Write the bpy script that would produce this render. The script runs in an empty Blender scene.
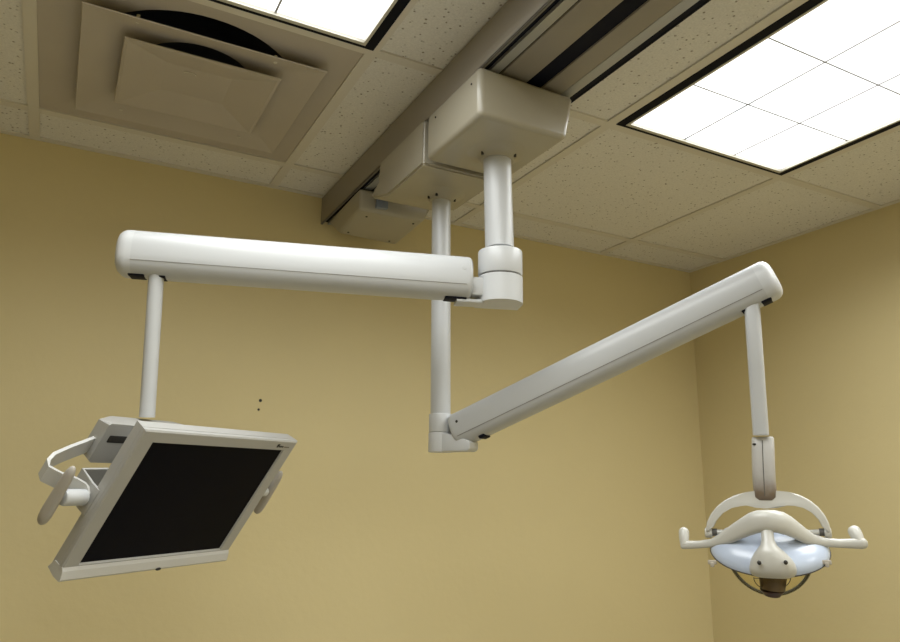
import bpy, bmesh, math, random
from mathutils import Vector, Matrix, Quaternion
random.seed(4)
V = Vector
PI = math.pi
scene = bpy.context.scene
COL = scene.collection

# ------------------------------------------------------------------ materials
def mat(name, color, rough=.5, metal=0., spec=.5, coat=0., vary=0., vscale=8., bump=0., bscale=60.):
    m = bpy.data.materials.new(name); m.use_nodes = True
    nt = m.node_tree; N = nt.nodes; L = nt.links
    b = N['Principled BSDF']
    b.inputs['Roughness'].default_value = rough
    b.inputs['Metallic'].default_value = metal
    b.inputs['Specular IOR Level'].default_value = spec
    b.inputs['Coat Weight'].default_value = coat
    tc = N.new('ShaderNodeTexCoord')
    nz = N.new('ShaderNodeTexNoise'); nz.inputs['Scale'].default_value = vscale; nz.inputs['Detail'].default_value = 5
    L.new(tc.outputs['Object'], nz.inputs['Vector'])
    mx = N.new('ShaderNodeMix'); mx.data_type = 'RGBA'
    c = color
    mx.inputs['A'].default_value = (c[0]*(1-vary), c[1]*(1-vary), c[2]*(1-vary), 1)
    mx.inputs['B'].default_value = (min(1, c[0]*(1+vary)), min(1, c[1]*(1+vary)), min(1, c[2]*(1+vary)), 1)
    L.new(nz.outputs['Fac'], mx.inputs['Factor'])
    L.new(mx.outputs['Result'], b.inputs['Base Color'])
    if bump:
        n2 = N.new('ShaderNodeTexNoise'); n2.inputs['Scale'].default_value = bscale; n2.inputs['Detail'].default_value = 3
        L.new(tc.outputs['Object'], n2.inputs['Vector'])
        bp = N.new('ShaderNodeBump'); bp.inputs['Strength'].default_value = bump; bp.inputs['Distance'].default_value = .002
        L.new(n2.outputs['Fac'], bp.inputs['Height']); L.new(bp.outputs['Normal'], b.inputs['Normal'])
    return m

def wall_mat():
    m = mat('yellow_wall_paint', (.66, .56, .31), .62, spec=.3, vary=.05, vscale=2.2, bump=.35, bscale=45)
    return m
M_wall = wall_mat()
M_floor = mat('vinyl_floor', (.38, .375, .36), .5, vary=.08)
M_enamel = mat('white_enamel', (.51, .52, .525), .34, spec=.45, coat=.05, vary=.02, vscale=5)
M_enamel_side = mat('white_plastic_cap', (.56, .57, .575), .34, vary=.02)
M_aged = mat('aged_cream_plastic', (.36, .33, .255), .32, spec=.45, coat=.12, vary=.05, vscale=6)
M_track = mat('tan_painted_aluminium', (.29, .26, .21), .42, spec=.4, vary=.04, vscale=3)
M_lip = mat('grey_aluminium', (.42, .42, .40), .35, metal=.3, vary=.03)
M_black = mat('black_rubber', (.005, .006, .013), .6, spec=.12, vary=.2)
M_black_trim = mat('black_trim', (.004, .005, .010), .6, spec=.12, vary=.2)
M_tee = mat('ceiling_tee_paint', (.66, .62, .53), .45, vary=.03)
M_diff = mat('diffuser_paint', (.47, .42, .35), .5, vary=.07, vscale=9)
M_duct = mat('dark_duct', (.16, .18, .25), .6, vary=.3, vscale=12)
M_frame = mat('fixture_door_frame', (.55, .53, .45), .4, vary=.02)
M_house = mat('monitor_housing_shaded', (.42, .415, .395), .42, vary=.02)  # white plastic, darkened to paint in the shade on its underside
M_chin = mat('monitor_chin_lit', (.56, .555, .53), .4, vary=.02)  # same plastic, paler to paint in the light the chin catches
M_seam = mat('dark_seam_gap', (.10, .095, .085), .6, vary=.1)  # plain dark tone for seams, gaps and washers
M_seam2 = mat('fine_seam', (.24, .235, .22), .5, vary=.1)
M_holes = mat('screw_hole', (.02, .018, .015), .6, vary=.1)
M_port = mat('blue_grey_connector', (.20, .23, .28), .4, vary=.05)
M_grip = mat('grip_plastic', (.42, .39, .345), .38, vary=.03)
M_lamp = mat('lamp_cream_plastic', (.54, .53, .485), .33, coat=.15, vary=.02)
M_reflector = mat('blue_white_reflector', (.50, .57, .70), .30, spec=.6, coat=.3, vary=.02)
M_rim = mat('dark_reflector_rim', (.04, .035, .03), .4, vary=.1)
M_bulb = mat('bronze_bulb_holder', (.13, .09, .045), .35, metal=.3, vary=.25, vscale=60)
M_cap = mat('dark_red_brown_cap', (.05, .022, .015), .4, vary=.1)
M_ink = mat('black_ink', (.01, .01, .012), .5, vary=.1)
M_ink2 = mat('faded_ink', (.16, .14, .12), .5, vary=.1)

def sleeve_mat():
    # cream plastic with brown handling stain towards the foot of the sleeve
    m = mat('stained_sleeve', (.50, .49, .47), .38, vary=.02)
    nt = m.node_tree; N = nt.nodes; L = nt.links; b = N['Principled BSDF']
    src = b.inputs['Base Color'].links[0].from_socket
    tc = [n for n in N if n.type == 'TEX_COORD'][0]
    sp = N.new('ShaderNodeSeparateXYZ'); L.new(tc.outputs['Object'], sp.inputs[0])
    mr = N.new('ShaderNodeMapRange'); mr.inputs['From Min'].default_value = .130; mr.inputs['From Max'].default_value = .060
    L.new(sp.outputs['Z'], mr.inputs['Value'])
    nz = N.new('ShaderNodeTexNoise'); nz.inputs['Scale'].default_value = 45; L.new(tc.outputs['Object'], nz.inputs['Vector'])
    mu = N.new('ShaderNodeMath'); mu.operation = 'MULTIPLY_ADD'; mu.use_clamp = True; L.new(mr.outputs[0], mu.inputs[0]); mu.inputs[1].default_value = 1.1; mu.inputs[2].default_value = -.45
    m0 = N.new('ShaderNodeMath'); m0.operation = 'ADD'; m0.use_clamp = True; L.new(mu.outputs[0], m0.inputs[0]); mm = N.new('ShaderNodeMath'); mm.operation = 'MULTIPLY'; L.new(mr.outputs[0], mm.inputs[0]); L.new(nz.outputs['Fac'], mm.inputs[1]); L.new(mm.outputs[0], m0.inputs[1]); mu = m0
    mx = N.new('ShaderNodeMix'); mx.data_type = 'RGBA'
    mx.inputs['B'].default_value = (.17, .125, .085, 1)
    L.new(mu.outputs[0], mx.inputs['Factor']); L.new(src, mx.inputs['A']); L.new(mx.outputs['Result'], b.inputs['Base Color'])
    return m
M_sleeve = sleeve_mat()

def tile_mat():
    m = bpy.data.materials.new('mineral_fibre_ceiling_tile'); m.use_nodes = True
    nt = m.node_tree; N = nt.nodes; L = nt.links; b = N['Principled BSDF']
    b.inputs['Roughness'].default_value = .9; b.inputs['Specular IOR Level'].default_value = .1
    tc = N.new('ShaderNodeTexCoord')
    vo = N.new('ShaderNodeTexVoronoi'); vo.inputs['Scale'].default_value = 95; vo.inputs['Randomness'].default_value = 1
    L.new(tc.outputs['Object'], vo.inputs['Vector'])
    r1 = N.new('ShaderNodeValToRGB'); r1.color_ramp.elements[0].position = .17; r1.color_ramp.elements[0].color = (1, 1, 1, 1)
    r1.color_ramp.elements[1].position = .30; r1.color_ramp.elements[1].color = (0, 0, 0, 1)
    L.new(vo.outputs['Distance'], r1.inputs['Fac'])
    nz = N.new('ShaderNodeTexNoise'); nz.inputs['Scale'].default_value = 70; nz.inputs['Detail'].default_value = 2
    L.new(tc.outputs['Object'], nz.inputs['Vector'])
    r2 = N.new('ShaderNodeValToRGB'); r2.color_ramp.elements[0].position = .50; r2.color_ramp.elements[1].position = .60
    L.new(nz.outputs['Fac'], r2.inputs['Fac'])
    mu = N.new('ShaderNodeMath'); mu.operation = 'MULTIPLY'
    L.new(r1.outputs['Color'], mu.inputs[0]); L.new(r2.outputs['Color'], mu.inputs[1])
    mx = N.new('ShaderNodeMix'); mx.data_type = 'RGBA'
    mx.inputs['A'].default_value = (.90, .87, .79, 1); mx.inputs['B'].default_value = (.34, .29, .22, 1)
    L.new(mu.outputs[0], mx.inputs['Factor'])
    n3 = N.new('ShaderNodeTexNoise'); n3.inputs['Scale'].default_value = 260; L.new(tc.outputs['Object'], n3.inputs['Vector'])
    m2 = N.new('ShaderNodeMix'); m2.data_type = 'RGBA'; m2.blend_type = 'MULTIPLY'; m2.inputs['Factor'].default_value = .35
    L.new(mx.outputs['Result'], m2.inputs['A']); L.new(n3.outputs['Color'], m2.inputs['B'])
    hs = N.new('ShaderNodeRGBToBW'); L.new(n3.outputs['Color'], hs.inputs[0]); L.new(hs.outputs[0], m2.inputs['B'])
    L.new(m2.outputs['Result'], b.inputs['Base Color'])
    bp = N.new('ShaderNodeBump'); bp.invert = True; bp.inputs['Strength'].default_value = .5; bp.inputs['Distance'].default_value = .002
    L.new(mu.outputs[0], bp.inputs['Height']); L.new(bp.outputs['Normal'], b.inputs['Normal'])
    return m
M_tile = tile_mat()

def lens_mat():
    # translucent prismatic lens: it glows, and lets the tubes' light through
    m = bpy.data.materials.new('glowing_prismatic_lens'); m.use_nodes = True
    nt = m.node_tree; N = nt.nodes; L = nt.links
    N.remove(N['Principled BSDF'])
    out = [n for n in N if n.type == 'OUTPUT_MATERIAL'][0]
    em = N.new('ShaderNodeEmission')
    tc = N.new('ShaderNodeTexCoord')
    nz = N.new('ShaderNodeTexNoise'); nz.inputs['Scale'].default_value = 5.5; nz.inputs['Detail'].default_value = 2
    L.new(tc.outputs['Object'], nz.inputs['Vector'])
    rp = N.new('ShaderNodeValToRGB')
    rp.color_ramp.elements[0].position = .34; rp.color_ramp.elements[0].color = (.62, .72, .80, 1)
    rp.color_ramp.elements[1].position = .44; rp.color_ramp.elements[1].color = (1, 1, 1, 1)
    L.new(nz.outputs['Fac'], rp.inputs['Fac']); L.new(rp.outputs['Color'], em.inputs['Color'])
    em.inputs['Strength'].default_value = LENS_E
    tr = N.new('ShaderNodeBsdfTransparent')
    mx = N.new('ShaderNodeMixShader'); mx.inputs[0].default_value = .5
    L.new(tr.outputs[0], mx.inputs[1]); L.new(em.outputs[0], mx.inputs[2]); L.new(mx.outputs[0], out.inputs[0])
    return m
LENS_E = 1.5
M_lens = lens_mat()

def screen_mat():
    m = mat('dark_lcd_panel', (.004, .004, .007), .38, spec=.05, vary=.5, vscale=3)
    return m
M_screen = screen_mat()

def shield_mat():
    m = bpy.data.materials.new('clear_yellowed_shield'); m.use_nodes = True
    nt = m.node_tree; N = nt.nodes; L = nt.links
    N.remove(N['Principled BSDF'])
    out = [n for n in N if n.type == 'OUTPUT_MATERIAL'][0]
    tr = N.new('ShaderNodeBsdfTransparent'); 
    lw = N.new('ShaderNodeLayerWeight'); lw.inputs['Blend'].default_value = .06
    cr = N.new('ShaderNodeValToRGB')
    cr.color_ramp.elements[0].position = 0.; cr.color_ramp.elements[0].color = (.985, .96, .84, 1)
    cr.color_ramp.elements[1].position = 1.; cr.color_ramp.elements[1].color = (.80, .70, .40, 1)
    L.new(lw.outputs['Facing'], cr.inputs['Fac']); L.new(cr.outputs['Color'], tr.inputs['Color'])
    gl = N.new('ShaderNodeBsdfGlossy'); gl.inputs['Roughness'].default_value = .05
    fr = N.new('ShaderNodeFresnel'); fr.inputs['IOR'].default_value = 1.12
    mx = N.new('ShaderNodeMixShader'); L.new(fr.outputs[0], mx.inputs[0])
    L.new(tr.outputs[0], mx.inputs[1]); L.new(gl.outputs[0], mx.inputs[2]); L.new(mx.outputs[0], out.inputs[0])
    return m
M_shield = shield_mat()
M_clip = mat('cloudy_clip_plastic', (.42, .38, .32), .25, spec=.5, vary=.1)

# ------------------------------------------------------------------ geometry helpers
class Frame:
    """a local frame: maps (a,b,c) to world"""
    def __init__(s, o, x, y, z): s.o, s.x, s.y, s.z = V(o), V(x).normalized(), V(y).normalized(), V(z).normalized()
    def __call__(s, a, b, c): return s.o + s.x*a + s.y*b + s.z*c
W = Frame((0, 0, 0), (1, 0, 0), (0, 1, 0), (0, 0, 1))

def add_poly(bm, vs):
    return bm.faces.new(vs)

def box(bm, x0, x1, y0, y1, z0, z1, F=W, bev=0., seg=2):
    b2 = bmesh.new()
    c = [(x0, y0, z0), (x1, y0, z0), (x1, y1, z0), (x0, y1, z0), (x0, y0, z1), (x1, y0, z1), (x1, y1, z1), (x0, y1, z1)]
    hull(b2, c, F, bev, seg); merge(bm, b2)

def hull(bm, c, F=W, bev=0., seg=2):
    """a six-faced solid from eight corners (bottom ring then top ring)"""
    b2 = bmesh.new()
    v = [b2.verts.new(F(*p)) for p in c]
    for q in ((3, 2, 1, 0), (4, 5, 6, 7), (0, 1, 5, 4), (1, 2, 6, 5), (2, 3, 7, 6), (3, 0, 4, 7)): b2.faces.new([v[i] for i in q])
    if bev: bmesh.ops.bevel(b2, geom=b2.edges[:], offset=bev, segments=seg, affect='EDGES', profile=.5, clamp_overlap=True)
    merge(bm, b2)

def merge(bm, b2):
    bmesh.ops.recalc_face_normals(b2, faces=b2.faces[:])
    me = bpy.data.meshes.new('tmp'); b2.to_mesh(me); b2.free(); bm.from_mesh(me); bpy.data.meshes.remove(me)

def prism(bm, pts, d0, d1, F=W, bev=0., seg=2):
    """outline pts in (x,z) of F extruded along y from d0 to d1"""
    b2 = bmesh.new()
    a = [b2.verts.new(F(p[0], d0, p[1])) for p in pts]; b = [b2.verts.new(F(p[0], d1, p[1])) for p in pts]
    b2.faces.new(a); b2.faces.new(b[::-1]); n = len(pts)
    for i in range(n): b2.faces.new([a[i], b[i], b[(i+1) % n], a[(i+1) % n]])
    if bev: bmesh.ops.bevel(b2, geom=b2.edges[:], offset=bev, segments=seg, affect='EDGES', profile=.5, clamp_overlap=True)
    merge(bm, b2)

def loft(bm, rings, cap0=True, cap1=True, closed=True):
    b2 = bmesh.new()
    R = [[b2.verts.new(p) for p in r] for r in rings]
    n = len(R[0])
    for i in range(len(R)-1):
        for k in range(n if closed else n-1):
            b2.faces.new([R[i][k], R[i][(k+1) % n], R[i+1][(k+1) % n], R[i+1][k]])
    if cap0: b2.faces.new(R[0][::-1])
    if cap1: b2.faces.new(R[-1])
    merge(bm, b2)

def se_ring(c, u, v, a, b, p=2., n=40):
    """superellipse ring at c in the plane of unit vectors u, v"""
    out = []
    for k in range(n):
        t = 2*PI*k/n; ct, st = math.cos(t), math.sin(t)
        x = a*abs(ct)**(2/p)*(1 if ct >= 0 else -1); y = b*abs(st)**(2/p)*(1 if st >= 0 else -1)
        out.append(V(c)+u*x+v*y)
    return out

def basis(d):
    d = V(d).normalized(); h = V((0, 0, 1)) if abs(d.z) < .95 else V((1, 0, 0))
    u = d.cross(h).normalized(); v = u.cross(d).normalized(); return d, u, v

def tube(bm, a, b, r, r2=None, n=40, bev=0.):
    a, b = V(a), V(b); d, u, v = basis(b-a); r2 = r if r2 is None else r2
    rings = []
    if bev:
        rings += [se_ring(a, u, v, r-bev, r-bev, n=n), se_ring(a+d*bev*.3, u, v, r-bev*.3, r-bev*.3, n=n), se_ring(a+d*bev, u, v, r, r, n=n)]
        rings += [se_ring(b-d*bev, u, v, r2, r2, n=n), se_ring(b-d*bev*.3, u, v, r2-bev*.3, r2-bev*.3, n=n), se_ring(b, u, v, r2-bev, r2-bev, n=n)]
    else: rings = [se_ring(a, u, v, r, r, n=n), se_ring(b, u, v, r2, r2, n=n)]
    loft(bm, rings)

def path_tube(bm, pts, rad, n=16):
    pts = [V(p) for p in pts]; rings = []; u = None
    for i, p in enumerate(pts):
        d = (pts[min(i+1, len(pts)-1)]-pts[max(i-1, 0)]).normalized()
        if u is None: _, u, v = basis(d)
        else: u = (u-d*u.dot(d)).normalized()
        v = d.cross(u); rr = rad[i] if isinstance(rad, (list, tuple)) else rad
        rings.append(se_ring(p, u, v, rr, rr, n=n))
    loft(bm, rings)

def ellipsoid(bm, c, ax, ay, az, seg=28, rings=16, half=None):
    """ax, ay, az: semi-axis vectors. half='+' keeps the az side only (open shell)"""
    c = V(c); rr = []
    t0, t1 = (-PI/2, PI/2) if half is None else (0, PI/2)
    e = .02
    for i in range(rings+1):
        t = t0+(t1-t0)*i/rings
        t = max(-PI/2+e, min(PI/2-e, t))
        rr.append([c+az*math.sin(t)+(ax*math.cos(2*PI*k/seg)+ay*math.sin(2*PI*k/seg))*math.cos(t) for k in range(seg)])
    loft(bm, rr, cap0=(half is None), cap1=True)

# ------------------------------------------------------------------ object helpers
def root(name, loc, label, cat, group=None):
    o = bpy.data.objects.new(name, None); COL.objects.link(o); o.location = loc
    o.empty_display_size = .05
    o['label'] = label; o['category'] = cat
    if group: o['group'] = group
    return o

ORIG = {}
def obj(name, bm, m, parent=None, smooth=35, label=None):
    if parent is not None:
        p = parent
        while p.parent: p = p.parent
        off = V(p.location)
    else: off = V((0, 0, 0))
    for v in bm.verts: v.co -= off
    me = bpy.data.meshes.new(name); bm.to_mesh(me); bm.free()
    for mm in (m if isinstance(m, (list, tuple)) else [m]): me.materials.append(mm)
    o = bpy.data.objects.new(name, me); COL.objects.link(o)
    if parent is not None: o.parent = parent
    if smooth:
        for p in me.polygons: p.use_smooth = True
        me.set_sharp_from_angle(angle=math.radians(smooth))
    if label: o['label'] = label
    return o

def struct(name, bm, m, parent=None, label=None, cat=None):
    o = obj(name, bm, m, parent, smooth=0)
    o['kind'] = 'structure'
    if label: o['label'] = label
    if cat: o['category'] = cat
    return o

B = bmesh.new
# ------------------------------------------------------------------ the room
ZC = 2.5; XR = 2.143; YB = 2.018; XL = -1.95; YF = -1.85
T = .6096; GX0 = -.138; GY2 = 1.845; GY1 = GY2-T*.989
XG = [GX0+T*k for k in range(-2, 4)]          # tee lines across
YG = [GY2, GY1, GY1-T, GY1-2*T, GY1-3*T, GY1-4*T, GY1-5*T]

bm = B(); box(bm, XL-.1, XR+.1, YF-.1, YB+.1, -.1, 0); struct('floor', bm, M_floor, label='beige vinyl floor of the treatment room', cat='floor')
bm = B(); box(bm, XL-.1, XR+.1, YB, YB+.1, 0, ZC+.35); struct('wall_back', bm, M_wall, label='yellow painted wall behind the monitor and lamp arms', cat='wall')
bm = B(); box(bm, XR, XR+.1, YF-.1, YB, 0, ZC+.35); struct('wall_right', bm, M_wall, label='yellow painted wall at the right behind the lamp', cat='wall')
bm = B(); box(bm, XL-.1, XL, YF-.1, YB, 0, ZC+.35); struct('wall_left', bm, M_wall, label='yellow painted wall out of view at the left', cat='wall')
bm = B(); box(bm, XL, XR, YF-.1, YF, 0, ZC+.35); struct('wall_front', bm, M_wall, label='yellow painted wall behind the viewer', cat='wall')

xs = [XL]+[x for x in XG if XL+.02 < x < XR-.02]+[XR]
ys = sorted([YB]+YG); ys = [y for y in ys if y > YF+.02]; ys = [YF]+ys
FIX = []   # troffers: (x0,x1,y0,y1)
FIX.append((XG[4], XG[5], GY1-2*T, GY1))       # right
FIX.append((XG[2], XG[3], GY1-2*T, GY1))       # left
FIX.append((XG[4], XG[5], GY1-5*T, GY1-3*T))  # unseen, added behind the viewer to light the arm fronts
FIX.append((XG[2], XG[3], GY1-5*T, GY1-3*T))  # second unseen fixture, added for more light from behind
DIF = (XG[2], XG[3], GY1, GY2)
def inside(xa, xb, ya, yb, r): cx, cy = (xa+xb)/2, (ya+yb)/2; return r[0] < cx < r[1] and r[2] < cy < r[3]
bm = B()
for i in range(len(xs)-1):
    for j in range(len(ys)-1):
        a, b, c, d = xs[i], xs[i+1], ys[j], ys[j+1]
        if any(inside(a, b, c, d, r) for r in FIX+[DIF]): continue
        g = .0085
        box(bm, a+(g if i else 0), b-(g if i < len(xs)-2 else 0), c+(g if j else 0), d-(g if j < len(ys)-2 else 0), ZC+.001, ZC+.018)
struct('ceiling', bm, M_tile, label='speckled mineral fibre tiles of the suspended ceiling', cat='ceiling')
# deck above, closes the plenum
bm = B(); box(bm, XL-.1, XR+.1, YF-.1, YB+.1, ZC+.35, ZC+.4); struct('ceiling_deck', bm, M_duct, label='dark structural deck hidden above the tiles', cat='ceiling')
bm = B()
hw = .012
def tee(x0, x1, y0, y1): box(bm, x0, x1, y0, y1, ZC-.0035, ZC+.001); 
for x in xs[1:-1]: tee(x-hw, x+hw, YF+.016, YB-.016)
for y in ys[1:-1]:
    for i in range(len(xs)-1):
        if any(inside(xs[i], xs[i+1], y-.01, y+.01, r) for r in FIX): continue
        tee(xs[i]+(hw if i else .016), xs[i+1]-(hw if i < len(xs)-2 else .016), y-hw, y+hw)
tee(XL, XR, YB-.016, YB); tee(XR-.016, XR, YF, YB-.016); tee(XL, XL+.016, YF, YB-.016); tee(XL+.016, XR-.016, YF, YF+.016)
struct('trim_1', bm, M_tee, label='tan metal grid bars between the ceiling tiles', cat='ceiling grid')

# ------------------------------------------------------------------ ceiling light fixtures
SUN = []
def fixture(r, label, dx=0., dy=0.):
    x0, x1, y0, y1 = r[0]+hw+.001+dx, r[1]-hw-.001+dx, r[2]+hw+.001+dy, r[3]-hw-.001+dy
    rt = root('ceiling_light_fixture', ((x0+x1)/2, (y0+y1)/2, ZC), label, 'ceiling light', 'recessed ceiling light fixtures')
    def ringbox(bm, a, b, c, d, w, h, z0, z1):
        box(bm, a, a+w, c, d, z0, z1); box(bm, b-w, b, c, d, z0, z1)
        box(bm, a+w, b-w, c, c+h, z0, z1); box(bm, a+w, b-w, d-h, d, z0, z1)
    bm = B(); box(bm, x0-.004, x1+.004, y0-.004, y1+.004, ZC+.11, ZC+.115)
    for q in ((x0-.004, x0, y0, y1), (x1, x1+.004, y0, y1), (x0, x1, y0-.004, y0), (x0, x1, y1, y1+.004)): box(bm, *q, ZC+.002, ZC+.11)
    obj('housing', bm, M_frame, rt, 0)
    bm = B(); w1 = .021; h1 = .010
    ringbox(bm, x0, x1, y0, y1, w1, h1, ZC-.0048, ZC+.004); obj('black_surround', bm, M_black_trim, rt, 0, label='black trim strip around the lens')
    bm = B(); ringbox(bm, x0+w1, x1-w1, y0+h1, y1-h1, .006, .009, ZC-.0062, ZC+.003); obj('door_frame', bm, M_frame, rt, 0)
    a, b, c, d = x0+w1+.006, x1-w1-.006, y0+h1+.009, y1-h1-.009
    bm = B(); box(bm, a, b, c, d, ZC+.001, ZC+.0025)
    ln = obj('lens', bm, M_lens, rt, 0, label='glowing white prismatic lens')
    bm = B(); s = .0017
    for k in (1, 2): x = a+(b-a)*k/3; box(bm, x-s*1.2, x+s*1.2, c, d, ZC-.0002, ZC+.001)
    for k in range(1, 6): y = c+(d-c)*k/6; box(bm, a, b, y-s, y+s, ZC-.0002, ZC+.001)
    obj('lens_seam', bm, M_seam_light, ln, 0, label='thin grey seams in the lens')
    L = bpy.data.lights.new('fluorescent_tubes', 'AREA'); L.shape = 'RECTANGLE'; L.size = (b-a)*.96; L.size_y = (d-c)*.98
    L.energy = POWER; L.color = (.97, 1., .99); L.spread = math.radians(SPREAD)
    lo = bpy.data.objects.new('fluorescent_tubes', L); COL.objects.link(lo); lo.parent = rt; lo.location = (0, 0, .006)
    return rt
POWER = 26.; SPREAD = 154.
M_seam_light = mat('grey_lens_seam', (.35, .35, .35), .5)
fixture(FIX[0], 'recessed fluorescent ceiling light right of the track, above the lamp arm')
fixture(FIX[1], 'recessed fluorescent ceiling light at top left beside the air diffuser', .012, .005)
fixture(FIX[2], 'recessed fluorescent ceiling light added unseen behind the viewer to light the arm fronts, right one of two')
fixture(FIX[3], 'recessed fluorescent ceiling light added unseen behind the viewer to light the arm fronts, left one of two')

# ------------------------------------------------------------------ air diffuser
DC = V((.178, 1.541, ZC))
dr = root('air_diffuser', DC, 'square stepped metal air diffuser in the ceiling, dark duct behind its louvres', 'air vent')
x0, x1, y0, y1 = DIF[0]+hw, DIF[1]-hw, DIF[2]+hw, DIF[3]-hw
bm = B()
nn = 64; rad = .209; PCX, PCY = .170, 1.506
def sq(k):
    t = 2*PI*k/nn+PI/4; c, s = math.cos(t), math.sin(t); m = max(abs(c), abs(s))
    px, py = c/m, s/m
    return V((x0+(x1-x0)*(px+1)/2, y0+(y1-y0)*(py+1)/2, ZC))
outer = [sq(k) for k in range(nn)]
circ = [V((PCX+rad*math.cos(2*PI*k/nn+PI/4), PCY+rad*math.sin(2*PI*k/nn+PI/4), ZC+.004)) for k in range(nn)]
circ2 = [p+V((0, 0, .010)) for p in circ]
loft(bm, [outer, circ, circ2], False, False)
obj('back_panel', bm, M_diff, dr, 30)
bm = B(); c2 = [DC+(p-V((DC.x, DC.y, p.z)))*1.0+V((0, 0, .016)) for p in circ2]
top = [V((DC.x+(p.x-DC.x)*.9, DC.y+(p.y-DC.y)*.9, ZC+.3)) for p in circ2]
loft(bm, [[V((p.x, p.y, ZC+.0165)) for p in circ2], top], False, True); obj('duct_neck', bm, M_duct, dr, 30, label='dark round duct opening')
def sqring(cx, cy, h, z, hy=None):
    hy = h if hy is None else hy
    return [V((cx-h, cy-hy, z)), V((cx+h, cy-hy, z)), V((cx+h, cy+hy, z)), V((cx-h, cy+hy, z))]
def sqn(cx, cy, hx, hy, z):
    out = []
    for k in range(nn):
        t = 2*PI*k/nn+PI/4; c, s_ = math.cos(t), math.sin(t); m = max(abs(c), abs(s_)); out.append(V((cx+hx*c/m, cy+hy*s_/m, z)))
    return out
def cin(cx, cy, r, z): return [V((cx+r*math.cos(2*PI*k/nn+PI/4), cy+r*math.sin(2*PI*k/nn+PI/4), z)) for k in range(nn)]
cx, cy = DC.x, DC.y
bm = B()
loft(bm, [sqn(cx, cy, .228, .213, ZC-.022), sqn(cx, cy, .172, .158, ZC-.003), cin(cx-.005, cy-.025, .118, ZC+.004), cin(cx-.005, cy-.025, .119, ZC+.006),
          sqn(cx, cy, .173, .159, ZC-.0005), sqn(cx, cy, .2295, .2145, ZC-.0195), sqn(cx, cy, .228, .213, ZC-.022)], False, False)
obj('outer_louvre', bm, M_diff, dr, 25)
bm = B()
iy = cy-.004
loft(bm, [sqring(cx, iy, .152, ZC-.0235, .137), sqring(cx, iy, .146, ZC-.0240, .131), sqring(cx, iy, .066, ZC-.006, .058)], False, True)
loft(bm, [sqring(cx, iy, .152, ZC-.0235, .137), sqring(cx, iy, .153, ZC-.021, .138), sqring(cx, iy, .07, ZC-.003, .062)], False, True)
il = obj('inner_louvre', bm, M_diff, dr, 0)
bm = B(); path_tube(bm, [V((cx-.018+.012*math.cos(t), iy-.040-.007*math.sin(t), ZC-.0085)) for t in [PI*k/8 for k in range(9)]], .0012, 8)
obj('pull_loop', bm, M_tee, il)
for (px, py) in ((-.135, -.187), (.128, -.182), (.135, .185), (-.135, .185)):
    bm = B(); tube(bm, (cx+px, cy+py, ZC-.013), (cx+px, cy+py, ZC+.003), .0035, n=10)
    obj('hanger_post', bm, M_tee, dr)

# ------------------------------------------------------------------ ceiling track
TX0, TX1 = .624, .862
tr = root('ceiling_track', (.742, .1, ZC), 'tan aluminium ceiling track with dark slots, running to the yellow wall', 'ceiling track')
ya, yb = YF+.02, YB-.002
bm = B(); box(bm, TX0, TX0+.0045, ya, yb, ZC-.088, ZC-.004, bev=.001, seg=1); box(bm, TX0, TX0+.006, ya, yb, ZC-.088, ZC-.084)
obj('side_rail', bm, M_track, tr, 30)
bm = B(); box(bm, TX1-.006, TX1, ya, yb, ZC-.078, ZC-.004, bev=.001, seg=1); obj('side_rail', bm, M_black_trim, tr, 30, label='dark right-hand side rail')
bm = B(); box(bm, TX0+.0045, TX1-.006, ya, yb, ZC-.0775, ZC-.004); obj('channel_core', bm, M_black, tr, 0, label='dark channel between the covers')
bm = B(); hull(bm, [(TX0+.022, ya, ZC-.085), (TX0+.046, ya, ZC-.0795), (TX0+.046, yb, ZC-.0795), (TX0+.022, yb, ZC-.085), (TX0+.022, ya, ZC-.055), (TX0+.046, ya, ZC-.055), (TX0+.046, yb, ZC-.055), (TX0+.022, yb, ZC-.055)])
obj('inner_lip', bm, M_lip, tr, 0, label='grey metal inner lip')
bm = B(); box(bm, TX0+.049, TX0+.110, ya, yb, ZC-.082, ZC-.055, bev=.003); obj('cover_strip', bm, M_track, tr, 30)
bm = B(); box(bm, TX0+.147, TX0+.194, ya, yb, ZC-.082, ZC-.055, bev=.003); obj('cover_strip', bm, M_track, tr, 30)
bm = B(); hull(bm, [(TX0+.196, ya, ZC-.0795), (TX0+.214, ya, ZC-.084), (TX0+.214, yb, ZC-.084), (TX0+.196, yb, ZC-.0795), (TX0+.195, ya, ZC-.055), (TX0+.214, ya, ZC-.055), (TX0+.214, yb, ZC-.055), (TX0+.195, yb, ZC-.055)])
obj('inner_lip', bm, M_lip, tr, 0, label='grey metal inner lip')
# end box by the wall
bm = B()
hull(bm, [(.632, 1.715, ZC-.145), (.818, 1.705, ZC-.145), (.832, 1.925, ZC-.145), (.650, 1.915, ZC-.145),
          (.626, 1.700, ZC-.0885), (.846, 1.700, ZC-.0885), (.850, 1.985, ZC-.0885), (.634, 1.985, ZC-.0885)], bev=.010, seg=3)
eb = obj('end_box', bm, M_aged, tr, 40, label='cream junction box under the wall end of the track')
for (px, py) in ((.668, 1.75), (.80, 1.735), (.80, 1.90), (.668, 1.89)):
    bm = B(); tube(bm, (px, py, ZC-.1465), (px, py, ZC-.142), .003, n=12); obj('screw', bm, M_holes, eb)
bm = B(); box(bm, .676, .708, 1.696, 1.712, ZC-.134, ZC-.105, bev=.002); obj('connector', bm, M_port, eb, 30, label='blue-grey connector in the box front')
bm = B(); box(bm, .712, .745, 1.696, 1.706, ZC-.100, ZC-.091); obj('notch', bm, M_black, eb, 0)

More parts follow.
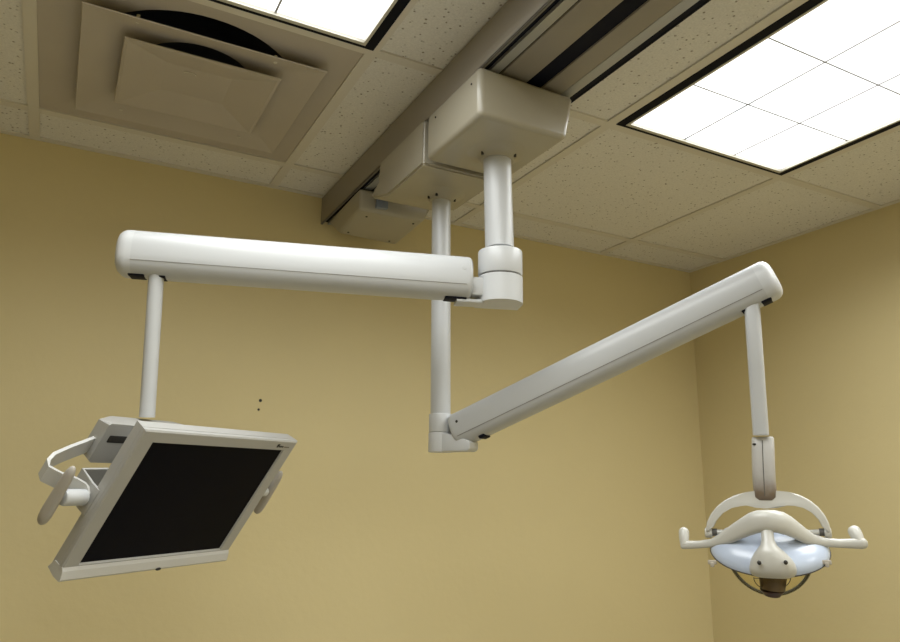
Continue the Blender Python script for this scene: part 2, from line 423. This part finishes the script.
# ------------------------------------------------------------------ carriage helper
def screw(bm, c, n_, r=.003, h=.0012):
    c = V(c); n_ = V(n_).normalized(); tube(bm, c-n_*h, c+n_*h, r, n=14)

def rounded_arm(bm, a, b, hw_, hh, p=2.6, cap_b=.02, n=48):
    """extruded oval arm from a (flat mouth) to b (domed end)"""
    a, b = V(a), V(b); d, u, v = basis(b-a); rings = []
    Ln = (b-a).length
    rings.append(se_ring(a+d*.000, u, v, hw_*.90, hh*.90, p, n)); rings.append(se_ring(a+d*.004, u, v, hw_*.985, hh*.985, p, n)); rings.append(se_ring(a+d*.010, u, v, hw_, hh, p, n))
    for k in range(1, 11): rings.append(se_ring(a+d*(.01+(Ln-.011-cap_b)*k/10), u, v, hw_, hh, p, n))
    loft(bm, rings, True, True)
    return d, u, v

def arm_cap(bm, a, b, hw_, hh, p=2.6, cap=.022, n=48):
    a, b = V(a), V(b); d, u, v = basis(b-a); Ln = (b-a).length; rings = []
    s0 = Ln-cap-.010
    for s, k in ((s0, 1.), (Ln-cap, 1.), (Ln-cap*.72, .985), (Ln-cap*.45, .93), (Ln-cap*.22, .83), (Ln-cap*.07, .68), (Ln, .42)):
        rings.append(se_ring(a+d*s, u, v, hw_*k, hh*k, p, n))
    loft(bm, rings, False, True)

def strip_on_arm(bm, a, b, hw_, hh, ang, s0, s1, p=2.6, w=.0010):
    """thin seam line along the arm at angle ang of its section"""
    a, b = V(a), V(b); d, u, v = basis(b-a)
    ct, st = math.cos(ang), math.sin(ang)
    x = hw_*abs(ct)**(2/p)*(1 if ct >= 0 else -1); y = hh*abs(st)**(2/p)*(1 if st >= 0 else -1)
    c = u*(x*1.002)+v*(y*1.002)
    path_tube(bm, [a+d*s0+c, a+d*s1+c], w, 8)

# ------------------------------------------------------------------ monitor arm
PA_top = V((.725, 1.174, ZC-.188)); PA_bot = V((.725, 1.165, 2.10))
ma = root('monitor_support_arm', (.725, 1.17, ZC-.09), 'white jointed monitor arm on the thick near pole, reaching left from the track', 'support arm', 'ceiling mounted support arms')
def carriage(x0, x1, y0, y1, taper, rear=None):
    bm = B()
    zb, zt = ZC-.193, ZC-.0885
    if rear is None:
        hull(bm, [(x0, y0, zb), (x1-taper, y0-.002, zb), (x1-taper, y1, zb), (x0, y1, zb), (x0, y0+.001, zt), (x1, y0+.008, zt), (x1, y1, zt), (x0, y1, zt)], bev=.012, seg=4)
    else:
        b2 = bmesh.new()
        prof = [(y0, zb), (y1-.035, zb), (rear, zb+.030), (rear-.004, zb+.038), (y1+.012, zb+.050), (y1+.016, zt), (y0, zt)]
        a = [b2.verts.new((x0, y, z)) for y, z in prof]; b = [b2.verts.new((x1-(taper if z < zb+.04 else 0), y, z)) for y, z in prof]
        b2.faces.new(a); b2.faces.new(b[::-1]); n = len(prof)
        for i in range(n): b2.faces.new([a[i], b[i], b[(i+1) % n], a[(i+1) % n]])
        bmesh.ops.bevel(b2, geom=b2.edges[:], offset=.007, segments=3, affect='EDGES', clamp_overlap=True)
        merge(bm, b2)
    return bm
cc = obj('carriage_cover', carriage(.6145, .840, 1.055, 1.278, .028), M_aged, ma, 40, label='cream box-shaped carriage cover under the track')
for q in ((.6142, 1.085, 2.385), (.6142, 1.235, 2.388)):
    bm = B(); screw(bm, q, (1, 0, 0), .0020); obj('screw', bm, M_holes, cc)
# pole flange
bm = B(); loft(bm, [se_ring(PA_top+V((0, 0, z)), V((1, 0, 0)), V((0, 1, 0)), r, r, 2, 48) for z, r in ((-.022, .031), (-.0215, .034), (-.016, .037), (-.010, .044), (-.006, .056), (-.004, .066))]); fl = obj('pole_flange', bm, M_aged, ma)
for t in (1.2, 3.3, 5.4):
    bm = B(); screw(bm, PA_top+V((.0385*math.cos(t), .0385*math.sin(t), -.0155)), (0, 0, 1), .0028, .003); obj('bolt', bm, M_holes, fl)
bm = B(); tube(bm, PA_bot, PA_top, .0283, n=56); obj('pole', bm, M_enamel, ma)
# hub
hx, hy = .725, 1.163
bm = B(); tube(bm, (hx, hy, 2.0425), (hx, hy, 2.093), .0432, bev=.003, n=56); obj('upper_collar', bm, M_enamel_side, ma)
bm = B(); tube(bm, (hx, hy, 2.039), (hx, hy, 2.043), .0405, n=48); obj('collar_gap', bm, M_seam, ma)
axA = (V((.0624, 1.3862, 2.042))-V((hx, hy, 2.04))).normalized(); axA.z = 0; axA.normalize()
side = V((-axA.y, axA.x, 0))      # horizontal, towards the viewer or away
if side.y > 0: side = -side
bm = B()
outl = []
for k in range(25):
    t = PI*k/24
    outl.append(V((hx, hy, 0))+(-axA)*(.0435*math.cos(t)*1)+side*(.0435*math.sin(t)))
outl.append(V((hx, hy, 0))+axA*.0435-side*.038); outl.append(V((hx, hy, 0))-axA*.0435-side*.038)
rings = [[p+V((0, 0, z)) for p in outl] for z in (1.987, 2.0395)]
loft(bm, rings); obj('lower_collar', bm, M_enamel_side, ma)
FA = Frame((hx, hy, 0), axA, side, (0, 0, 1))
bm = B(); box(bm, .030, .060, -.020, .020, 1.998, 2.034, FA, bev=.003); obj('arm_knuckle', bm, M_enamel_side, ma)
bm = B(); box(bm, .036, .088, -.022, .016, 1.984, 1.991, FA, bev=.002); obj('hub_plate', bm, M_enamel_side, ma)
a0 = V((hx, hy, 2.0325))+axA*.060; a1 = V((.0600, 1.3868, 2.0425))
hwA, hhA = .037, .0425
bm = B(); dA, uA, vA = rounded_arm(bm, a0, a1, hwA, hhA); arm = obj('arm', bm, M_enamel, ma, 50)
bm = B(); arm_cap(bm, a0, a1, hwA*1.004, hhA*1.004, cap=.020); obj('end_cap', bm, M_enamel_side, arm, 50)
LA = (a1-a0).length
sgn = 1 if uA.dot(side) > 0 else -1
angA = (-.36 if sgn > 0 else PI+.36)
bm = B(); strip_on_arm(bm, a0, a1, hwA, hhA, angA, .012, LA-.03, w=.0007); obj('seam', bm, M_seam2, arm)
bm = B(); pc = a0+dA*.018+uA*sgn*hwA*.985+vA*.012; screw(bm, pc, uA*sgn, .0035, .0010); obj('screw', bm, M_enamel_side, arm)
for (s0, s1, e) in ((LA-.052, LA-.024, .0004), (LA-.088, LA-.066, .0004), (.008, .05, .0012)):
    bm = B(); box(bm, s0, s1, -.012, .018, -hhA-e, -hhA+.010, Frame(a0, dA, uA*sgn, vA), bev=.002)
    obj('pivot_slot', bm, M_black, arm, 30, label='black slot under the arm')
pA1 = V((.1235, 1.3570, 2.015)); pA2 = V((.1362, 1.383, 1.754))
bm = B(); tube(bm, pA1, pA2, .0132, n=32); obj('drop_pole', bm, M_enamel, ma)

# ------------------------------------------------------------------ monitor
Mc = V((.218, 1.362, 1.612)); MR = V((.822, .570, .017)).normalized(); MU = V((.330, -.500, .801)); MU = (MU-MR*MU.dot(MR)).normalized(); MN = MR.cross(MU)
FM = Frame(Mc, MR, MN, MU)         # (right, out, up)
mo = root('monitor', Mc-MN*.03-MU*.10, 'flat screen monitor tilted downwards under the left arm, dark screen, grey-white frame', 'monitor')
bm = B()
# body behind the front bezel
b2 = bmesh.new()
def ringF(hr, u0, u1, n_, dx=0): return [FM(-hr+dx, n_, u0), FM(hr+dx, n_, u0), FM(hr+dx, n_, u1), FM(-hr+dx, n_, u1)]
loft(bm, [ringF(.170, -.118, .130, -.0065), ringF(.179, -.128, .1375, -.0068), ringF(.176, -.139, .1355, -.026), ringF(.166, -.135, .128, -.034), ringF(.12, -.10, .09, -.046)])
hs = obj('housing', bm, M_house, mo, 20)
bm = B()      # front bezel as a frame
def bez(o, i, n0, n1):
    loft(bm, [[FM(x, n0, z) for x, z in o], [FM(x, n1, z) for x, z in o2], [FM(x, n1, z) for x, z in i2], [FM(x, n0-.003, z) for x, z in i]], False, False)
o1 = [(-.1795, -.1255), (.1755, -.1235), (.1795, .1375), (-.1795, .1375)]
o2 = [(-.1770, -.1225), (.1735, -.1205), (.1770, .1350), (-.1770, .1350)]
i2 = [(-.1530, -.1165), (.1510, -.1165), (.1540, .1165), (-.1530, .1165)]
i1 = [(-.1500, -.1145), (.1485, -.1145), (.1515, .1145), (-.1500, .1145)]
loft(bm, [[FM(x, -.006, z) for x, z in o1], [FM(x, 0, z) for x, z in o1], [FM(x, .002, z) for x, z in o2], [FM(x, .002, z) for x, z in i2], [FM(x, -.002, z) for x, z in i1]], False, False)
obj('bezel', bm, M_house, mo, 15)
bm = B(); loft(bm, [[FM(x, -.0018, z) for x, z in i1], [FM(x, -.0010, z) for x, z in i1]]); obj('screen', bm, M_screen, mo, 0, label='dark switched-off screen')
bm = B()      # protruding chin below the screen
pr = [(-.1185, .0025), (-.1225, .0065), (-.1345, .0115), (-.1385, .0100), (-.141, -.006), (-.139, -.026), (-.122, -.02)]
r0 = [FM(-.1795, n_, u) for u, n_ in pr]; r1 = [FM(.1735, n_, u) for u, n_ in pr]
loft(bm, [r0, r1]); ch = obj('chin', bm, M_chin, mo, 15, label='strip below the screen, coloured paler for the light on it')
bm = B(); ellipsoid(bm, FM(.008, .0118, -.1360), MR*.006, MN*.002, MU*.003, 16, 8); obj('power_button', bm, M_ink, ch)
# maker's mark: dark swoosh and small faded letters
bm = B()
box(bm, .128, .1315, .002, .0024, .1225, .1290, FM); hull(bm, [(.1275, .002, .1225), (.1305, .002, .1215), (.1305, .0024, .1215), (.1275, .0024, .1225), (.1310, .002, .1300), (.1345, .002, .1290), (.1345, .0024, .1290), (.1310, .0024, .1300)], FM)
for k in range(3): box(bm, .1335+k*.0045, .1368+k*.0045, .002, .0024, .1225, .1262, FM)
lg = obj('logo', bm, M_ink, mo, 0, label='tiny dark maker mark in the top right corner')
bm = B()
for k in range(4): box(bm, .1485+k*.0038, .1512+k*.0038, .002, .0024, .1225, .1250, FM)
obj('logo_letters', bm, M_ink2, lg, 0)
# mount block behind
bm = B()
blk = ((-.150, -.100), (.048, -.100), (.048, -.128), (.020, -.150), (-.115, -.150), (-.150, -.128))
loft(bm, [[FM(x*.96, n_, .004) for x, n_ in blk], [FM(x, n_, .008) for x, n_ in blk],
          [FM(x, n_, .077+(n_+.1)*.28) for x, n_ in blk], [FM(x+.003*(1 if x < 0 else -1), n_+(.003 if n_ < -.11 else 0), .080+(n_+.1)*.28) for x, n_ in blk]])
mb = obj('mount_block', bm, M_house, mo, 25)
bm = B(); box(bm, -.138, -.096, -.103, -.0985, .044, .058, FM, bev=.002); obj('block_slot', bm, M_holes, mb, 30, label='dark slot in the face of the mount block')
bm = B(); box(bm, -.095, .015, -.101, -.044, -.030, .050, FM, bev=.003); obj('mount_bracket', bm, M_house, mo, 30)
# U-shaped handle band: built once per side
def hring(x, n_, u0, u1): return [FM(x, n_, u0), FM(x, n_, u1)]
def band(sd):
    # flat strap in the (R, N) plane, wide along U
    cx_ = -.039 if sd < 0 else -.039
    if sd < 0: path = [(-.120, -.126), (-.148, -.116), (-.200, -.094), (-.232, -.080), (-.243, -.071), (-.244, -.062), (-.226, -.053), (-.200, -.046), (-.186, -.040), (-.181, -.034), (-.181, -.028)]
    else: path = [(.030, -.128), (.09, -.115), (.190, -.075), (.222, -.058), (.226, -.045), (.212, -.034)]
    bm = B(); rings = []
    th = .0028
    for i, (x, n_) in enumerate(path):
        p0 = V(path[max(i-1, 0)]); p1 = V(path[min(i+1, len(path)-1)]); t = (p1-p0).normalized(); nn_ = V((-t.y, t.x))
        f = i/(len(path)-1)
        u0, u1 = (.020-.046*f, .048-.050*f) if sd < 0 else (.012-.02*f, .040-.02*f)
        rings.append([FM(x+nn_.x*th, n_+nn_.y*th, u0), FM(x+nn_.x*th, n_+nn_.y*th, u1), FM(x-nn_.x*th, n_-nn_.y*th, u1), FM(x-nn_.x*th, n_-nn_.y*th, u0)])
    loft(bm, rings); return obj('handle_band', bm, M_chin, mo, 40)
bl = band(-1); br_ = band(1)
# inner strap returning behind the monitor
bm = B()
path = [(-.176, -.016), (-.178, -.036), (-.176, -.072), (-.13, -.074), (-.08, -.057)]
rings = []
for i, (x, n_) in enumerate(path):
    p0 = V(path[max(i-1, 0)]); p1 = V(path[min(i+1, len(path)-1)]); t = (p1-p0).normalized(); q = V((-t.y, t.x))*.0022
    rings.append([FM(x+q.x, n_+q.y, -.035), FM(x+q.x, n_+q.y, .012), FM(x-q.x, n_-q.y, .012), FM(x-q.x, n_-q.y, -.035)])
loft(bm, rings); obj('inner_strap', bm, M_house, mo, 30)
for sd in (-1, 1):
    bm = B()
    if sd < 0: tube(bm, FM(-.221, -.031, -.011), FM(-.182, -.031, -.011), .0125, bev=.003)
    else: tube(bm, FM(.222, -.030, -.004), FM(.17, -.030, -.004), .010, bev=.003)
    obj('pivot_knob', bm, M_enamel_side, mo)
    bm = B()
    c0 = FM(sd*.232, -.030, -.006)
    rings = []
    for k in range(15):
        f = -math.cos(PI*k/14); rr = max(0, 1-abs(f)**6)**.5
        s = f*.052
        w_ = (.0100+.0015*f*-1)*max(rr, .10)
        rings.append(se_ring(c0+MU*s, MR, MN, w_*.8, w_, 2, 20))
    loft(bm, rings); obj('handle_grip', bm, M_grip, mo, 60)

# ------------------------------------------------------------------ lamp arm
PB_top = V((.725, 1.421, ZC-.188)); PB_bot = V((.725, 1.407, 1.795))
la = root('lamp_support_arm', (.725, 1.41, ZC-.09), 'white jointed lamp arm on the thin far pole, rising to the right', 'support arm', 'ceiling mounted support arms')
cc = obj('carriage_cover', carriage(.6145, .840, 1.292, 1.520, .040, 1.585), M_aged, la, 40, label='cream box-shaped carriage cover with a sloped rear')
bm = B(); loft(bm, [se_ring(PB_top+V((0, 0, z)), V((1, 0, 0)), V((0, 1, 0)), r, r, 2, 48) for z, r in ((-.022, .0245), (-.0215, .027), (-.016, .030), (-.010, .038), (-.006, .050), (-.004, .060))]); fl = obj('pole_flange', bm, M_aged, la)
for t in (3.1, 3.9, 5.9):
    bm = B(); screw(bm, PB_top+V((.0315*math.cos(t), .0315*math.sin(t), -.0155)), (0, 0, 1), .0028, .003); obj('bolt', bm, M_holes, fl)
bm = B(); tube(bm, PB_bot, PB_top, .0216, n=48); obj('pole', bm, M_enamel, la)
hbx, hby = .725, 1.406
bm = B(); tube(bm, (hbx, hby, 1.7575), (hbx, hby, 1.797), .0252, bev=.002, n=48); obj('upper_collar', bm, M_enamel_side, la)
b0 = V((.7510, 1.3780, 1.7600)); b1 = V((1.0920, .8290, 2.0120))
hd = (b1-b0); hd.z = 0; hd.normalize(); sb = V((hd.y, -hd.x, 0))
if sb.dot(V((-.4, -.9, 0))) < 0: sb = -sb
FB = Frame((hbx, hby, 0), hd, sb, (0, 0, 1))
bm = B(); tube(bm, (hbx, hby, 1.716), (hbx, hby, 1.757), .0256, bev=.002, n=48)
lc = obj('lower_collar', bm, M_enamel_side, la)
bm = B()
prism(bm, [(.005, 1.7165), (.076, 1.7165), (.082, 1.722), (.082, 1.736), (.05, 1.750), (.005, 1.756)], -.020, .020, FB, bev=.003)
obj('hub_tongue', bm, M_enamel_side, la)
hwB, hhB = .034, .0362
bm = B(); dB, uB, vB = rounded_arm(bm, b0, b1, hwB, hhB, cap_b=.018); arm = obj('arm', bm, M_enamel, la, 50)
LB = (b1-b0).length
bm = B(); arm_cap(bm, b0, b1, hwB*1.004, hhB*1.004, cap=.018); obj('end_cap', bm, M_enamel_side, arm, 50)
sgb = 1 if uB.dot(sb) > 0 else -1
angB = (-.42 if sgb > 0 else PI+.42)
bm = B(); strip_on_arm(bm, b0, b1, hwB, hhB, angB, .012, LB-.03, w=.0007); obj('seam', bm, M_seam2, arm)
bm = B(); screw(bm, b0+dB*.022+uB*sgb*hwB*.97+vB*.010, uB*sgb, .003, .001); obj('screw', bm, M_holes, arm)
FBa = Frame(b0, dB, uB*sgb, vB)
for (s0, s1, e) in ((LB-.042, LB-.024, .0004), (LB-.078, LB-.060, .0004), (.050, .064, .003)):
    bm = B(); box(bm, s0, s1, -.012, .018, -hhB-e, -hhB+.009, FBa, bev=.002)
    obj('pivot_slot', bm, M_black, arm, 30, label='black slot under the arm')
# drop pole: flattened bar
lx = V((.636, -.772, 0)).normalized(); lf = V((-.772, -.636, 0)).normalized(); LZ = V((0, 0, 1))
pb1 = V((1.0605, .8600, 1.978)); pb2 = V((1.0793, .8794, 1.7368))
bm = B(); rings = [se_ring(pb1+(pb2-pb1)*t, lx, lf, .0132, .0115, 3.2, 32) for t in (0, .02, .5, 1)]
rings[0] = se_ring(pb1, lx, lf, .010, .009, 3, 32)
loft(bm, rings); obj('drop_pole', bm, M_enamel, la, 60)

# ------------------------------------------------------------------ dental lamp
LO = V((1.0897, .8925, 1.5691))
lp = root('dental_lamp', LO, 'dental operating lamp with two handles and a clear shield, hanging below the right arm', 'dental lamp')
SX, SZ = .00156, .00167
CX, CU, CF = V((.8824, -.4703, .0127)), V((-.1185, -.1963, .9733)), V((.4555, .8601, .2291))
def P(u, v, f=0.):
    """point of the lamp's upright plane (moved f towards the viewer) for a measured photo coordinate"""
    o = LO+lf*f-V((0, 0, 1.631)); U_, V_ = (u-450)/732.967, (321-v)/732.967
    r1 = CX-CF*U_; r2 = CU-CF*V_
    a11, a12, c1 = r1.dot(lx), r1.dot(LZ), -r1.dot(o); a21, a22, c2 = r2.dot(lx), r2.dot(LZ), -r2.dot(o)
    dt = a11*a22-a12*a21
    return LO+lf*f+lx*((c1*a22-a12*c2)/dt)+LZ*((a11*c2-a21*c1)/dt)
# swivel sleeve
bm = B(); rings = []
for v, cxp, hwp in ((437, 763, 10.5), (438.5, 763, 11.6), (455, 763.4, 12), (475, 764, 12), (492, 765.4, 11.9), (497, 765.6, 11.4), (500, 765.8, 9)):
    rings.append(se_ring(P(cxp, v, .0), lx, lf, hwp*SX, hwp*SX*.85, 3.6, 40))
loft(bm, rings); sl = obj('swivel_sleeve', bm, M_sleeve, lp, 50, label='cream sleeve with brown staining at its foot')
bm = B(); path_tube(bm, [P(762.5, 440, .0163), P(763.6, 468, .0163), P(765, 496, .0160)], .0006, 8); obj('seam', bm, M_seam, sl)
bm = B(); ellipsoid(bm, P(754.5, 444, .0148), lx*.0032, LZ*.002, lf*.0015, 12, 8); obj('screw', bm, M_holes, sl)
# yoke
upper = [(706, 531), (707.5, 522), (711, 514), (717, 506.5), (725, 500), (735, 495), (746, 492), (756, 490.6), (767, 490.2), (778, 490.6), (789, 491.8), (800, 494.8), (810, 500), (818.5, 507), (825, 515), (829, 523), (831, 532)]
lower = [(826, 532), (824.5, 526), (820.5, 518.5), (813, 511), (804, 506), (795, 504), (787, 505.3), (778, 507.6), (767, 508.3), (756, 507.4), (747, 505.2), (740, 504.3), (731, 506.3), (722, 511.5), (715.5, 519), (712, 526), (710.8, 531)]
yo = [P(u, v)-LO for u, v in upper+lower]
bm = B(); prism(bm, [(q.dot(lx), q.z) for q in yo], -.011, .011, Frame(LO, lx, lf, LZ), bev=.0028, seg=3)
yk = obj('yoke', bm, M_lamp, lp, 40)
for s_, u0 in ((-1, 708.5), (1, 828.5)):
    bm = B(); tube(bm, P(u0+s_*3.2, 532.5), P(u0-s_*4, 532.5), .0085, bev=.002, n=24); obj('pivot_knob', bm, M_lamp, yk)
    bm = B(); tube(bm, P(u0-s_*4, 532), P(u0-s_*9, 532), .0062, n=20); obj('pivot_washer', bm, M_seam, yk, label='dark pivot washer')
    bm = B(); tube(bm, P(u0-s_*6, 532), P(u0-s_*26, 533), .0050, n=20); obj('pivot_rod', bm, M_lamp, yk)
# handle bar: rises over the reflector in the middle
st = [(681, 545, 2.6, .000), (682.5, 545, 4.0, .0), (690, 544.6, 4.2, .001), (700, 544.3, 3.9, .004), (712, 542.8, 4.3, .010), (720, 539.8, 6.2, .016), (727, 536.4, 8.0, .023), (734, 532.5, 9.1, .031), (741, 528.6, 9.9, .039), (750, 524.0, 11.0, .047), (758, 521.4, 10.9, .052), (767, 520.6, 10.6, .054),
      (776, 521.2, 10.9, .052), (785, 523.4, 11.0, .047), (793, 527.4, 10.2, .040), (800, 532.0, 9.2, .031), (807, 536.3, 7.6, .023), (815, 540, 5.6, .014), (825, 542, 4.4, .008), (840, 543.2, 4.2, .003), (853, 543.3, 4.7, .0), (862, 543.0, 5.6, .0), (866, 543.2, 4.4, .0), (868, 543.4, 2.2, .0)]
bm = B(); rings = []
for u, v, h, f in st: rings.append(se_ring(P(u, v, f), LZ, lf, h*SZ, max(.0045, h*SZ*.75) if h > 3 else h*SZ, 2.3, 28))
loft(bm, rings); hb = obj('handle_bar', bm, M_lamp, lp, 60)
for (a, b, w_) in (((684.5, 545, 0), (684, 527, -.012), .0090), ((861, 543, 0), (852, 526, -.014), .0100)):
    bm = B(); A_, B_ = P(*a), P(*b); d_ = (B_-A_).normalized(); _, u_, v_ = basis(d_); Lh = (B_-A_).length
    rings = []
    for k in range(14):
        f = k/13; rr = w_*(.72+.28*math.sin(min(1, f*1.6)*PI/2)) if f < .7 else w_*math.sqrt(max(.02, 1-((f-.7)/.3)**2))
        rings.append(se_ring(A_+d_*Lh*f, u_, v_, rr, rr, 2, 24))
    loft(bm, rings); obj('handle_grip', bm, M_lamp, hb, 60)
# reflector: shallow bowl, mouth down and away from the viewer
tilt = math.radians(35)
AX = (LZ*math.cos(tilt)+lf*math.sin(tilt)).normalized()
BX = (lf*math.cos(tilt)-LZ*math.sin(tilt)).normalized()
RC = P(769, 550, .0)
ra, rb, rh = 60*SX, .067, .035
bm = B(); ellipsoid(bm, RC, lx*ra, BX*rb, AX*rh, 64, 20, half='+')
ellipsoid(bm, RC, lx*(ra-.002), BX*(rb-.002), AX*(rh-.002), 64, 20, half='+')
rf = obj('reflector', bm, M_reflector, lp, 60, label='bluish white reflector bowl')
bm = B(); path_tube(bm, [RC+lx*ra*math.cos(2*PI*k/64)+BX*rb*math.sin(2*PI*k/64) for k in range(65)], .0011, 8); obj('reflector_rim', bm, M_rim, rf, label='thin dark rim line')
for u_ in (712.5, 827): 
    bm = B(); box(bm, -.007, .007, -.004, .004, -.0035, .0035, Frame(P(u_, 562, .028), lx, lf, LZ), bev=.0012)
    box(bm, -.003, .003, -.003, .005, -.0075, .0, Frame(P(u_, 562, .028), lx, lf, LZ), bev=.001)
    obj('shield_clip', bm, M_clip if 'M_clip' in globals() else M_shield, lp, 40)
# shield
bm = B(); ellipsoid(bm, RC-AX*.001, lx*.070, BX*.058, -AX*.082, 56, 20, half='+'); sh = obj('shield', bm, M_shield, lp, 60, label='clear yellowish bulging shield')
bm = B(); 
tc_ = P(772.5, 560, .030)
path_tube(bm, [P(772.5+18.5*math.cos(2*PI*k/40), 578+0*k, .012+.020*math.sin(2*PI*k/40)) for k in range(41)], .0007, 6)
path_tube(bm, [P(772.5-18.5*math.cos(PI*k/20), 577+13*math.sin(PI*k/20), .012+.0*k) for k in range(21)], .0007, 6)
obj('glass_cup', bm, M_rim, sh, label='thin inner glass cup edge')
bm = B(); tube(bm, P(773, 570, .015), P(773, 589, .012), .0235, .019, n=36); obj('bulb_holder', bm, M_bulb, lp, label='bronze coloured bulb holder')
bm = B(); tube(bm, P(772.5, 589, .012), P(772.5, 595.5, .010), .0190, .0135, n=36, bev=.002); obj('bulb_cap', bm, M_cap, lp, label='dark brown cap at the bottom')
# stalk and nose
bm = B(); rings = []
for v, cxp, hw_, hd_, f in ((519, 767, 5.5, .007, .058), (526, 767.3, 6.6, .010, .062), (533, 767.6, 6.2, .010, .068), (540, 768.2, 6.4, .011, .073), (545, 769, 8.2, .014, .074), (549, 769.8, 11.8, .019, .073), (553, 770.8, 15.6, .024, .070), (558, 771.9, 19.2, .028, .067), (563, 772.7, 21.8, .031, .064), (568, 773, 22.9, .032, .062), (572, 773.1, 22.6, .031, .060), (575, 773.2, 20.8, .028, .058), (577, 773.3, 16, .022, .057)):
    rings.append(se_ring(P(cxp, v, f-.012), lx, lf, hw_*SX, hd_, 2.4, 40))
loft(bm, rings); ns = obj('bulb_housing', bm, M_lamp, lp, 60, label='cream nose-shaped bulb housing on a stalk')
for (u_, v_) in ((759.5, 562.5), (786, 562.2)):
    bm = B(); ellipsoid(bm, P(u_, v_, .0852), lx*.0032, lf*.003, LZ*.0036, 14, 8); obj('screw_hole', bm, M_holes, ns)

# ------------------------------------------------------------------ marks on the wall
for (x, z, r, lab) in ((.483, 1.873, .0042, 'upper of two tiny dark screw holes in the yellow wall'), (.480, 1.848, .0032, 'lower of two tiny dark screw holes in the yellow wall')):
    bm = B(); tube(bm, (x, YB-.0015, z), (x, YB+.0, z), r, n=14)
    o = obj('wall_anchor', bm, M_holes, None, 30); o['label'] = lab; o['category'] = 'screw hole'; o['group'] = 'screw holes in the wall'

# ------------------------------------------------------------------ camera, world, view
cam = bpy.data.cameras.new('camera'); co = bpy.data.objects.new('camera', cam); COL.objects.link(co)
r_ = V((.882, -.471, .013)); 
yaw, pitch, roll = .487016, .231232, .0130484
cy_, sy_, cp, sp, cr, sr = math.cos(yaw), math.sin(yaw), math.cos(pitch), math.sin(pitch), math.cos(roll), math.sin(roll)
f_ = V((sy_*cp, cy_*cp, sp)); r0_ = V((cy_, -sy_, 0)); u0_ = r0_.cross(f_)
r_ = r0_*cr+u0_*sr; u_ = -r0_*sr+u0_*cr
m = Matrix((r_, u_, -f_)).transposed().to_4x4(); m.translation = V((0, 0, 1.631))
co.matrix_world = m
cam.sensor_fit = 'HORIZONTAL'; cam.sensor_width = 36; cam.lens = 732.967/900*36; cam.clip_start = .02
scene.camera = co
w = bpy.data.worlds.new('world'); scene.world = w; w.use_nodes = True
w.node_tree.nodes['Background'].inputs[0].default_value = (.02, .02, .02, 1)
scene.view_settings.view_transform = 'Standard'; scene.view_settings.look = 'None'
scene.view_settings.gamma = 1; scene.view_settings.use_curve_mapping = False
scene.view_settings.exposure = .84
